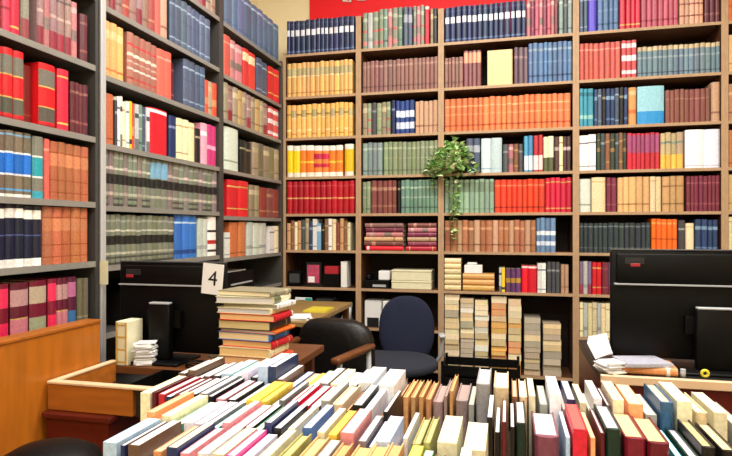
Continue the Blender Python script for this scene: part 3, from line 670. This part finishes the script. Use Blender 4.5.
# ------------------------------------------------------------------ left desk, panel, recess
def papers(label, x, y, z, w_, d_, n, rz, m_='paper', name='paper_stack', cat='papers'):
    t = MB()
    for i in range(n):
        T_ = Matrix.Translation((R.uniform(-.01, .01), R.uniform(-.01, .01), i*.0042)) @ Matrix.Rotation(R.uniform(-.2, .2), 4, 'Z')
        t.box(-w_/2, w_/2, -d_/2, d_/2, 0, .004, m_, T=T_)
    o = t.build(name); o.location = (x, y, z); o.rotation_euler = (0, 0, rz); return tag(o, label, cat)

t = thing('counter_panel', 'tall orange varnished wooden panel at lower left before the shelving', 'panel', (-1.58, .9, 0))
MB().box(-.03, .03, 0, 1.035, 0, .93, 'orange').build('board', t)
MB().box(-.034, .034, -.002, 1.037, .9305, .943, 'orangeh', .002).build('top_edge', t)
t = thing('left_desk', 'long desk with orange rimmed open tray and mahogany base', 'desk', (-1.54, 1.66, 0))
MB().box(0, .78, 0, .02, .672, .765, 'orangeh').build('front_board', t) if False else None
m = MB().box(0, .335, 0, .022, .675, .764, 'orangeh', .002); m.build('front_board', t)
MB().box(.346, .80, .002, .02, .675, .764, 'dark').build('drawer_front', t)  # no drawer; dark board stands in for the shaded gap under the rim
MB().box(0, .80, -.004, .026, .7645, .774, 'palewood', .002).build('rim', t)
MB().box(0, .022, .027, .33, .7645, .774, 'palewood', .002).build('rim', t)
MB().box(0, .02, .023, .33, .68, .764, 'orangeh').build('tray_side', t)
MB().box(.021, .80, .023, .33, .675, .69, 'dark').build('tray_floor', t)
MB().box(-.005, .70, .331, .92, DZ-.03, DZ, 'brownw', .002).build('desktop', t)
MB().box(.0, .27, -.03, .30, .655, .674, 'mahog', .003).build('ledge', t)
MB().box(.01, .255, -.015, .29, 0, .654, 'mahog').build('base_cabinet', t)
MB().box(.62, .66, .34, .38, 0, DZ-.031, 'brownw').build('leg', t)
MB().box(.62, .66, .86, .9, 0, DZ-.031, 'brownw').build('leg', t)
MB().box(.02, .06, .86, .9, 0, DZ-.031, 'brownw').build('leg', t)
t = thing('document_tray', 'black open box sunk in the left desk tray', 'tray', (-1.28, 1.70, .6905))
m = MB(); m.box(0, .5, 0, .25, 0, .006, 'black'); 
for b in ((0, .5, 0, .006), (0, .5, .244, .25), (0, .006, .007, .243), (.494, .5, .007, .243)): m.box(b[0], b[1], b[2], b[3], .0065, .068, 'black')
m.build('tray_body', t)
t = thing('waste_bin', 'round black dome-topped bin at the bottom left edge', 'bin', (-1.13, 1.22, 0))
MB().lathe([(0, 0), (.10, 0), (.13, .6), (.135, .645), (.135, .665)], 'black').build('body', t)
MB().lathe([(.137, .66), (.137, .672), (.12, .72), (.08, .742), (.03, .752), (0, .753)], 'black').build('lid', t)

t = thing('side_table', 'light wooden side table in the corner beneath the bookcase rows', 'table', (-1.66, 3.17, 0))
MB().box(0, .54, 0, .95, DZ-.03, DZ, 'tanwood', .003).build('tabletop', t)
for a in (.02, .48):
    for b in (.02, .89): MB().box(a, a+.04, b, b+.04, 0, DZ-.031, 'brownw').build('leg', t)
papers('flat white papers on the corner side table', -1.27, 3.3, DZ, .2, .15, 4, .3)
o = MB().box(0, .15, 0, .2, 0, .012, 'yellow').build('folder'); o.location = (-1.3, 3.55, DZ); tag(o, 'yellow folder lying on the corner side table', 'folder')
# monitors ------------------------------------------------------------
def monitor(label, x0, x1, y, zb, zt, ledge, neckx, neckw, necktop, desk, seam, badge):
    t = thing('monitor', label, 'monitor', (neckx, y, desk), 0, 'desktop monitors seen from behind')
    X0, X1 = x0-neckx, x1-neckx; B, Tp = zb-desk, zt-desk; L = ledge-desk
    MB().box(X0, X1, .012, .035, B, Tp, 'black', .006, seg=2).build('rear_shell', t)
    MB().box(X0+.012, X1-.012, .0355, .038, B+.012, Tp-.012, 'blackg').build('screen', t)
    MB().box(X0+.02, X1-.02, -.012, .0115, L+.006, Tp-.012, 'black', .004, seg=2).build('upper_housing', t)
    MB().box(X0+.012, X1-.02, -.014, .0115, L-.001, L+.0055, 'lgrey', .001).build('trim_strip', t)
    MB().box(X0+.002, X1-.002, .011, .035, Tp+.0003, Tp+.006, 'grey', .001).build('top_edge', t)
    m = MB()
    for k in range(5): m.box(X0+.05, X0+.12, -.0135, -.0122, Tp-.03-k*.005, Tp-.028-k*.005, 'grey')
    m.build('vent', t)
    MB().box(X0+badge, X0+badge+.035, -.0155, -.0122, Tp-.062, Tp-.05, 'logored', .001).build('badge', t)
    m = MB().box(-neckw/2, neckw/2, -.05, -.016, .012, necktop-desk, 'black', .005, seg=2); m.build('stand_neck', t)
    MB().box(-neckw/2+.003, neckw/2-.003, -.052, -.02, necktop-desk+.0003, necktop-desk+.008, 'lgrey', .002).build('neck_cap', t)
    MB().box(-neckw/2-.03, neckw/2+.03, -.016, .0115, (necktop-desk)-.10, (necktop-desk)-.03, 'black').build('mount', t)
    MB().box(-.12, .12, -.11, .08, 0, .012, 'black', .005, seg=2).build('base', t)
    return t
YM = 2.13
monitor('black monitor seen from behind on the left desk', X_at(118, YM), X_at(224, YM), YM, EYE-.52, EYE-.146, EYE-.24, X_at(160, YM-.04), .095, EYE-.313, DZ, 0, .05)
YR = 2.47
monitor('large black monitor seen from behind on the right desk', X_at(611, YR), X_at(611, YR)+.60, YR, EYE-.515, EYE-.09, EYE-.225, X_at(716, YR-.05), .13, EYE-.31, DZ, 0, .07)

# sign card with 4
def text(ch, size, ext, m, name, parent, loc, rot):
    cu = bpy.data.curves.new('txt', 'FONT'); cu.body = ch; cu.size = size; cu.extrude = ext; cu.align_x = 'CENTER'; cu.align_y = 'CENTER'
    o = bpy.data.objects.new('txt', cu); COL.objects.link(o)
    bpy.context.view_layer.update()
    me = bpy.data.meshes.new_from_object(o.evaluated_get(bpy.context.evaluated_depsgraph_get()))
    bpy.data.objects.remove(o)
    me.materials.clear(); me.materials.append(M[m])
    p = link(name, me, parent); p.location = loc; p.rotation_euler = rot; return p
xs = X_at(212, YM-.03)
t = thing('number_card', 'white card with a black number 4 on the left monitor corner', 'sign', (xs, YM-.025, EYE-.206)); t.rotation_euler = (0, math.radians(5), 0)
MB().box(-.046, .046, -.001, .001, -.062, .062, 'paper').build('card', t)
d4 = text('4', .085, .0006, 'ink', 'numeral', t, (.002, -.0018, 0), (PI/2, 0, 0))

# patterned box and papers left of the monitor
t = thing('patterned_box', 'cream and gold patterned box on the left desk beside the panel', 'box', (-1.53, 2.0, DZ))
MB().box(-.0, .055, .0, .10, 0, .175, 'cream', .002).build('body', t)
m = MB()
for a in (.004, .044): m.box(a, a+.007, -.0012, -.0002, .004, .171, 'gold')
for zz in (.01, .06, .11, .158): m.box(.0115, .0435, -.0012, -.0002, zz, zz+.006, 'gold')
m.build('gold_pattern', t)
papers('thick pile of white papers beside the patterned box', -1.42, 2.02+.02, DZ, .07, .06, 22, .3)
papers('white papers lying under the left monitor', -1.17, 2.3, DZ, .16, .12, 6, .2)
o = MB().box(0, .04, 0, .002, 0, .10, 'cream').build('note_card'); o.location = (-1.69, 2.108, EYE-.24); tag(o, 'small cream card left of the left monitor', 'card')
t = thing('cable', 'black cable coiled on the left desk by the monitor base', 'cable', (-1.2, 2.06, DZ+.004))
MB().tube([(.05*math.cos(a)*(1+.2*math.sin(3*a)), .04*math.sin(a), .006*math.sin(a/2)+.003) for a in [k*.35 for k in range(40)]], .0035, 'black', 6).build('cord', t)

# printer on corner shelving
t = thing('printer', 'small black printer on the lower shelf of the corner metal shelving', 'printer', (XL-.02, 3.32, EYE-.42), PI/2)
MB().box(0, .42, .01, .27, 0, .13, 'black', .008, seg=2).build('housing', t)
MB().box(.06, .36, -.002, .01, .05, .058, 'lgrey').build('paper_slot', t)
MB().box(.08, .34, .04, .2, .131, .136, 'paper').build('paper', t)
t = thing('storage_box', 'dark storage box on shelf behind the left monitor', 'box', (XL-.02, 2.35, EYE-.46), PI/2)
MB().box(0, .6, .01, .25, 0, .17, 'dark', .004).build('body', t); MB().box(-.003, .603, .005, .255, .171, .2, 'black', .004).build('lid', t)

# items in rows 7 and 8 of the corner and chair bookcases
def onback(px, row, back=.02): return (X_at(px, YB), YB+back, EYE+BZ[row])
def simple(name, label, cat, px0, px1, row, h_, m_, d_=.12, back=.02, parts=None):
    x0, x1 = X_at(px0, YB), X_at(px1, YB)
    t = thing(name, label, cat, (x0, YB+back, EYE+BZ[row]))
    MB().box(0, x1-x0, 0, d_, 0, h_, m_, .003).build('body', t)
    return t, x1-x0
t, W = simple('framed_photo', 'small pink picture in a dark frame, seventh row of corner bookcase', 'picture', 305, 320, 6, .19, 'dark', .02)
MB().box(.012, W-.012, -.002, -.0002, .03, .17, 'pink').build('picture', t); MB().box(.02, W-.05, -.003, -.0022, .035, .08, 'paper').build('inset', t)
t, W = simple('carton', 'narrow white carton standing in the seventh row of corner bookcase', 'carton', 340, 346, 6, .19, 'white')
MB().box(-.0005, W+.0005, -.0005, .121, .1903, .197, 'white', .001).build('flap', t)
t, W = simple('black_box', 'low black box between picture and white carton, corner bookcase', 'box', 322, 338, 6, .10, 'black')
MB().box(.01, W-.01, .01, .11, .1005, .16, 'dred' if 'dred' in M else 'logored', .003).build('red_lid', t)
t, W = simple('desk_clock', 'small black clock at left of corner bookcase seventh row', 'clock', 287, 300, 6, .12, 'black', .05)
MB().box(.012, W-.012, -.002, -.0002, .03, .10, 'grey').build('face', t)
t, W = simple('magazine', 'teal and white magazine standing in eighth row of corner bookcase', 'magazine', 294, 311, 7, .21, 'paper', .01)
MB().box(W*.62, W, -.0015, -.0002, 0.004, .208, 'teal').build('teal_cover', t); MB().box(W*.2, W*.6, -.0015, -.0002, .10, .19, 'ink').build('picture', t)
t, W = simple('grey_box', 'grey box file in eighth row of corner bookcase', 'box file', 313, 330, 7, .2, 'grey', .2, .06)
MB().box(.03, W-.03, -.002, -.0002, .06, .10, 'lgrey').build('label_plate', t)
m = MB()
for k in range(6):
    T_ = Matrix.Translation((0, 0, .005+k*.006)) @ Matrix.Rotation(R.uniform(-.4, .4), 4, 'Z')
    m.box(-.07, .07, -.06, .06, 0, .002, 'paper', T=T_)
m.tube([(.03, .0, .045), (.035, 0, .10), (.05, .01, .17)], [.05, .03, .022], 'paper', 10)
o = m.build('crumpled_papers'); o.location = (X_at(340, YB), YB+.09, EYE+BZ[7]); tag(o, 'rolled and crumpled white papers, eighth row of corner bookcase', 'papers')
t, W = simple('telephone', 'black desk telephone with white paper, row behind the blue chair', 'telephone', 363, 388, 6, .06, 'black', .15)
MB().box(.01, .05, .02, .14, .0605, .10, 'black', .01, seg=2).build('handset', t); MB().box(.07, W-.02, -.002, -.0002, .012, .03, 'lgrey').build('keypad', t)
MB().box(W*.55, W, .04, .14, .0608, .13, 'paper', .004).build('paper_block', t)
for k, (z0, z1, lb) in enumerate(((0, .062, 'lower'), (.064, .142, 'upper'))):
    x0, x1 = X_at(391, YB), X_at(435, YB)
    t = thing('archive_box', '%s long cream archive box above the blue chair' % lb, 'box', (x0, YB+.02, EYE+BZ[6]+z0), 0, 'cream boxes above the blue chair')
    MB().box(0, x1-x0-.03, 0, .2, 0, z1-z0-.014, 'cream', .003).build('body', t); MB().box(-.002, x1-x0-.028, -.003, .203, z1-z0-.0137, z1-z0, 'cream', .003).build('lid', t)
t, W = simple('white_box', 'white box beside the dark gap in row behind the blue chair', 'box', 363, 380, 7, .2, 'white', .14, .05)
MB().box(.02, W-.02, -.002, -.0002, .0, .07, 'ink').build('opening', t)
t, W = simple('white_binder', 'white binder standing behind the blue chair back', 'binder', 382, 398, 7, .2, 'white', .14)
MB().box(.02, W-.02, -.002, -.0002, .03, .07, 'grey').build('spine_label', t)
t, W = simple('paper_packet', 'folded white paper packet on tan pile, bookcase with the plant', 'packet', 464, 482, 6, .06, 'paper', .12)
t.location.z += .1265
MB().box(.02, .09, .0, .1, .0603, .078, 'paper', .004).build('top_fold', t)

# ------------------------------------------------------------------ right desk
XD = X_at(601, 2.3)
t = thing('right_desk', 'mahogany desk with pale wooden top edge at the right', 'desk', (XD, 2.3, 0))
MB().box(0, 1.5, .021, .7, DZ-.03, DZ, 'dark', .002).build('desktop', t)
MB().box(0, 1.5, 0, .0205, DZ-.034, DZ, 'palewood', .003).build('front_edge', t)
MB().box(.03, 1.47, .02, .04, .05, DZ-.031, 'mahog').build('front_panel', t)
MB().box(.0, .028, .01, .69, 0, DZ-.031, 'mahog').build('side_panel', t)
MB().box(1.472, 1.5, .01, .69, 0, DZ-.031, 'mahog').build('side_panel', t)
def loosebook(label, x, y, z, w_, d_, tk, sty, rz, pg):
    add = dict(w=tk, d=d_, h=w_, st=sty, page=pg)
    e = thing('book', label, 'book'); e.matrix_world = Matrix.Translation((x, y, z)) @ Matrix.Rotation(rz, 4, 'Z') @ Matrix(((0, 0, -1, 0), (0, 1, 0, 0), (1, 0, 0, 0), (0, 0, 0, 1)))
    for k, (V, Fc, C) in book_geo(add, R).items(): link(k, mesh_from(k, V, Fc, C, ['pages' if k == 'pages' else 'cover']), e)
loosebook('thick tan book lying flat under magazines on the right desk', XD+.27, 2.33, DZ, .19, .15, .03, st('t', (214, 150, 90)), -.05, (226, 176, 110))
loosebook('pale grey magazine pile top on the right desk', XD+.26, 2.35, DZ+.0305, .17, .14, .014, st('t', (190, 184, 200), hard=False), .25, WHT)
papers('loose white papers at the left end of the right desk', XD+.04, 2.36, DZ, .07, .08, 10, .5)
m = MB()
for k in range(5):
    m.box(-.035, .035, -.001+k*.004, .0+k*.004, 0, .07+.004*k, 'paper', T=Matrix.Translation((0, 0, 0)) @ Matrix.Rotation(-.45+k*.05, 4, 'Y') @ Matrix.Rotation(-.3, 4, 'X'))
o = m.build('paper_sheaf'); o.location = (XD+.03, 2.43, DZ+.045); tag(o, 'sheaf of white papers leaning at the right desk corner', 'papers')
for px, c, lb in ((668, 'white', 'white'), (683, 'lgrey', 'grey')):
    t = thing('bottle_cap_pot', 'tiny %s plastic pot on the right desk edge' % lb, 'pot', (X_at(px, 2.34), 2.34, DZ))
    MB().lathe([(0, 0), (.009, 0), (.010, .015), (.009, .024), (0, .025)], c, n=14).build('body', t); MB().lathe([(.0095, .0253), (.0095, .03), (0, .031)], c, n=14).build('lid', t)
t = thing('tape_roll', 'small yellow roll of tape on the right desk edge', 'tape', (X_at(705, 2.345), 2.345, DZ+.0165))
MB().tube([(.011*math.cos(a), 0, .011*math.sin(a)) for a in [k*2*PI/16 for k in range(17)]], .0055, 'yellow', 8, False).build('roll', t)

# ------------------------------------------------------------------ chairs
cx, cy = X_at(404, 3.55), 3.55
t = thing('swivel_chair', 'navy fabric swivel chair with rounded back, empty, in the middle', 'chair', (cx, cy, 0), math.radians(12))
Tb = Matrix.Translation((.02, .10, .648)) @ Matrix.Rotation(math.radians(-8), 4, 'X')
MB().pad(0, 0, 0, .178, .035, .215, 'navyf', Tb, 2.4).build('backrest', t)
MB().pad(-.10, -.10, .475, .30, .25, .05, 'dgreyf', None, 3).build('seat', t)
MB().tube([(0, .14, .44), (.0, .20, .5), (.01, .175, .58), (.01, .145, .64)], .018, 'black').build('back_support', t)
MB().tube([(0, 0, .08), (0, 0, .43)], .025, 'chrome', 14).build('gas_column', t)
a = MB().tube([(.19, .03, .44), (.235, .03, .50), (.235, .0, .62)], .012, 'lgrey'); a.box(.215, .255, -.06, .05, .62, .64, 'lgrey', .008, seg=2); a.build('armrest', t)
for k in range(5):
    aa = k*2*PI/5+.3; c_, s_ = math.cos(aa), math.sin(aa)
    l = MB().tube([(.02*c_, .02*s_, .10), (.28*c_, .28*s_, .06)], [.02, .014], 'black').build('leg', t)
    q = MB(); q.lathe([(0, 0), (.022, .004), (.026, .026), (.022, .045), (0, .05)], 'black', (.28*c_, .28*s_, 0), 12); q.build('caster', l)
ax_, ay_ = -.96, 2.88
t = thing('armchair', 'black leather armchair with brown wooden armrest left of the blue chair', 'chair', (ax_, ay_, 0), math.radians(-12))
MB().pad(0, .17, .59, .235, .08, .21, 'leather', Matrix.Rotation(0, 4, 'X'), 3.5).build('backrest', t)
MB().pad(0, -.03, .42, .21, .2, .07, 'leather', None, 3.5).build('seat', t)
for sx in (-1, 1):
    MB().box(sx*.225-.025, sx*.225+.025, -.25, .16, .655, .685, 'brownw', .01, seg=2).build('armrest', t)
    MB().tube([(sx*.225, -.2, .0), (sx*.225, -.2, .655)], .014, 'lgrey').build('front_leg', t)
    MB().tube([(sx*.225, .15, .0), (sx*.225, .12, .655)], .014, 'lgrey').build('rear_leg', t)
MB().box(-.21, .21, -.15, .11, .33, .352, 'black').build('seat_frame', t)

t = thing('plastic_crate', 'black slotted plastic crate standing before the stacked paperbacks', 'crate', (X_at(442, 3.85), 3.8, 0))
Wc = X_at(520, 3.85)-X_at(442, 3.85)
MB().box(0, Wc, 0, .28, 0, .01, 'black').build('base', t)
for z in (.02, .10, .18, .26, .34):
    m = MB(); m.box(0, Wc, 0, .008, z, z+.055, 'black'); m.box(0, Wc, .272, .28, z, z+.055, 'black'); m.box(0, .008, .0085, .2715, z, z+.055, 'black'); m.box(Wc-.008, Wc, .0085, .2715, z, z+.055, 'black'); m.build('slat_ring', t)
for a in (.0, Wc-.016):
    for b in (.0, .264): MB().box(a-.001, a+.017, b-.001, b+.017, .0105, .42, 'black').build('corner_post', t)
# ------------------------------------------------------------------ plant
px_, pz_ = X_at(453, YB), EYE+BZ[3]
t = thing('potted_plant', 'trailing variegated pothos in a pot on the plant bookcase', 'plant', (px_, YB+.07, pz_))
MB().lathe([(0, 0), (.042, 0), (.055, .085), (.059, .085), (.059, .10), (.052, .10), (.05, .09)], 'pot').build('pot', t)
MB().lathe([(.05, .088), (0, .09)], 'soil').build('soil', t)
vines = []
for k in range(20):
    a0 = R.uniform(-PI, 0)*1.0; rr = R.uniform(.06, .15); up = R.uniform(.05, .15)
    dx, dy = math.cos(a0)*rr, -abs(math.sin(a0))*rr*.8
    drop = R.choice([-.02, .02, -.06, .0, .05])
    vines.append([(0, 0, .09), (dx*.4, dy*.4-.02, .09+up), (dx, dy-.04, .06+up*.6), (dx*1.25, dy-.07, drop)])
vines.append([(0, 0, .09), (0, -.07, .12), (.01, -.10, -.05), (.02, -.095, -.2), (.0, -.10, -.36), (.015, -.095, -.48)])
vines.append([(0, 0, .09), (.02, -.07, .10), (.035, -.10, -.04), (.03, -.1, -.18), (.045, -.1, -.3)])
vines.append([(0, 0, .09), (-.03, -.07, .10), (-.05, -.10, 0), (-.01, -.1, -.22), (-.015, -.1, -.42)])
sm = MB(); V, Fc, C = [], [], []
def leaf(p, s_):
    yaw, pit, rol = R.uniform(-PI, PI), R.uniform(-1.1, .2), R.uniform(-.5, .5)
    mt = Matrix.Translation(p) @ Matrix.Rotation(yaw, 4, 'Z') @ Matrix.Rotation(pit, 4, 'Y') @ Matrix.Rotation(rol, 4, 'X')
    pts = [(0, 0, 0), (.25, .38, .05), (.6, .36, .02), (1, 0, -.12), (.6, -.36, .02), (.25, -.38, .05), (.3, 0, -.03), (.65, 0, -.05)]
    b0 = len(V)
    for q in pts: V.append(tuple(mt @ Vector((q[0]*s_, q[1]*s_, q[2]*s_))))
    fs = [(0, 6, 1), (1, 6, 7, 2), (2, 7, 3), (3, 7, 4), (4, 7, 6, 5), (5, 6, 0)]
    g = R.random(); c = (130+50*g, 176+40*g, 104+40*g) if R.random() < .7 else (214, 220, 176)
    for f in fs: Fc.append(tuple(b0+i for i in f)); C.append(jitter(c, R, 16))
for v in vines:
    pts = []
    for i in range(len(v)-1):
        for q in range(5): pts.append(Vector(v[i]).lerp(Vector(v[i+1]), q/5))
    pts.append(Vector(v[-1]))
    sm.tube(pts, .0016, 'stem', 5)
    for i, p in enumerate(pts[2:]):
        for _ in range(2 if len(v) < 5 else (1 if i % 2 else 2)):
            leaf(p+Vector((R.uniform(-.012, .012), R.uniform(-.02, .004), R.uniform(-.012, .012))), R.uniform(.038, .06) if len(v) < 5 else R.uniform(.03, .045))
sm.build('vine', t)
link('foliage', mesh_from('foliage', V, Fc, C, ['leaf']), t)
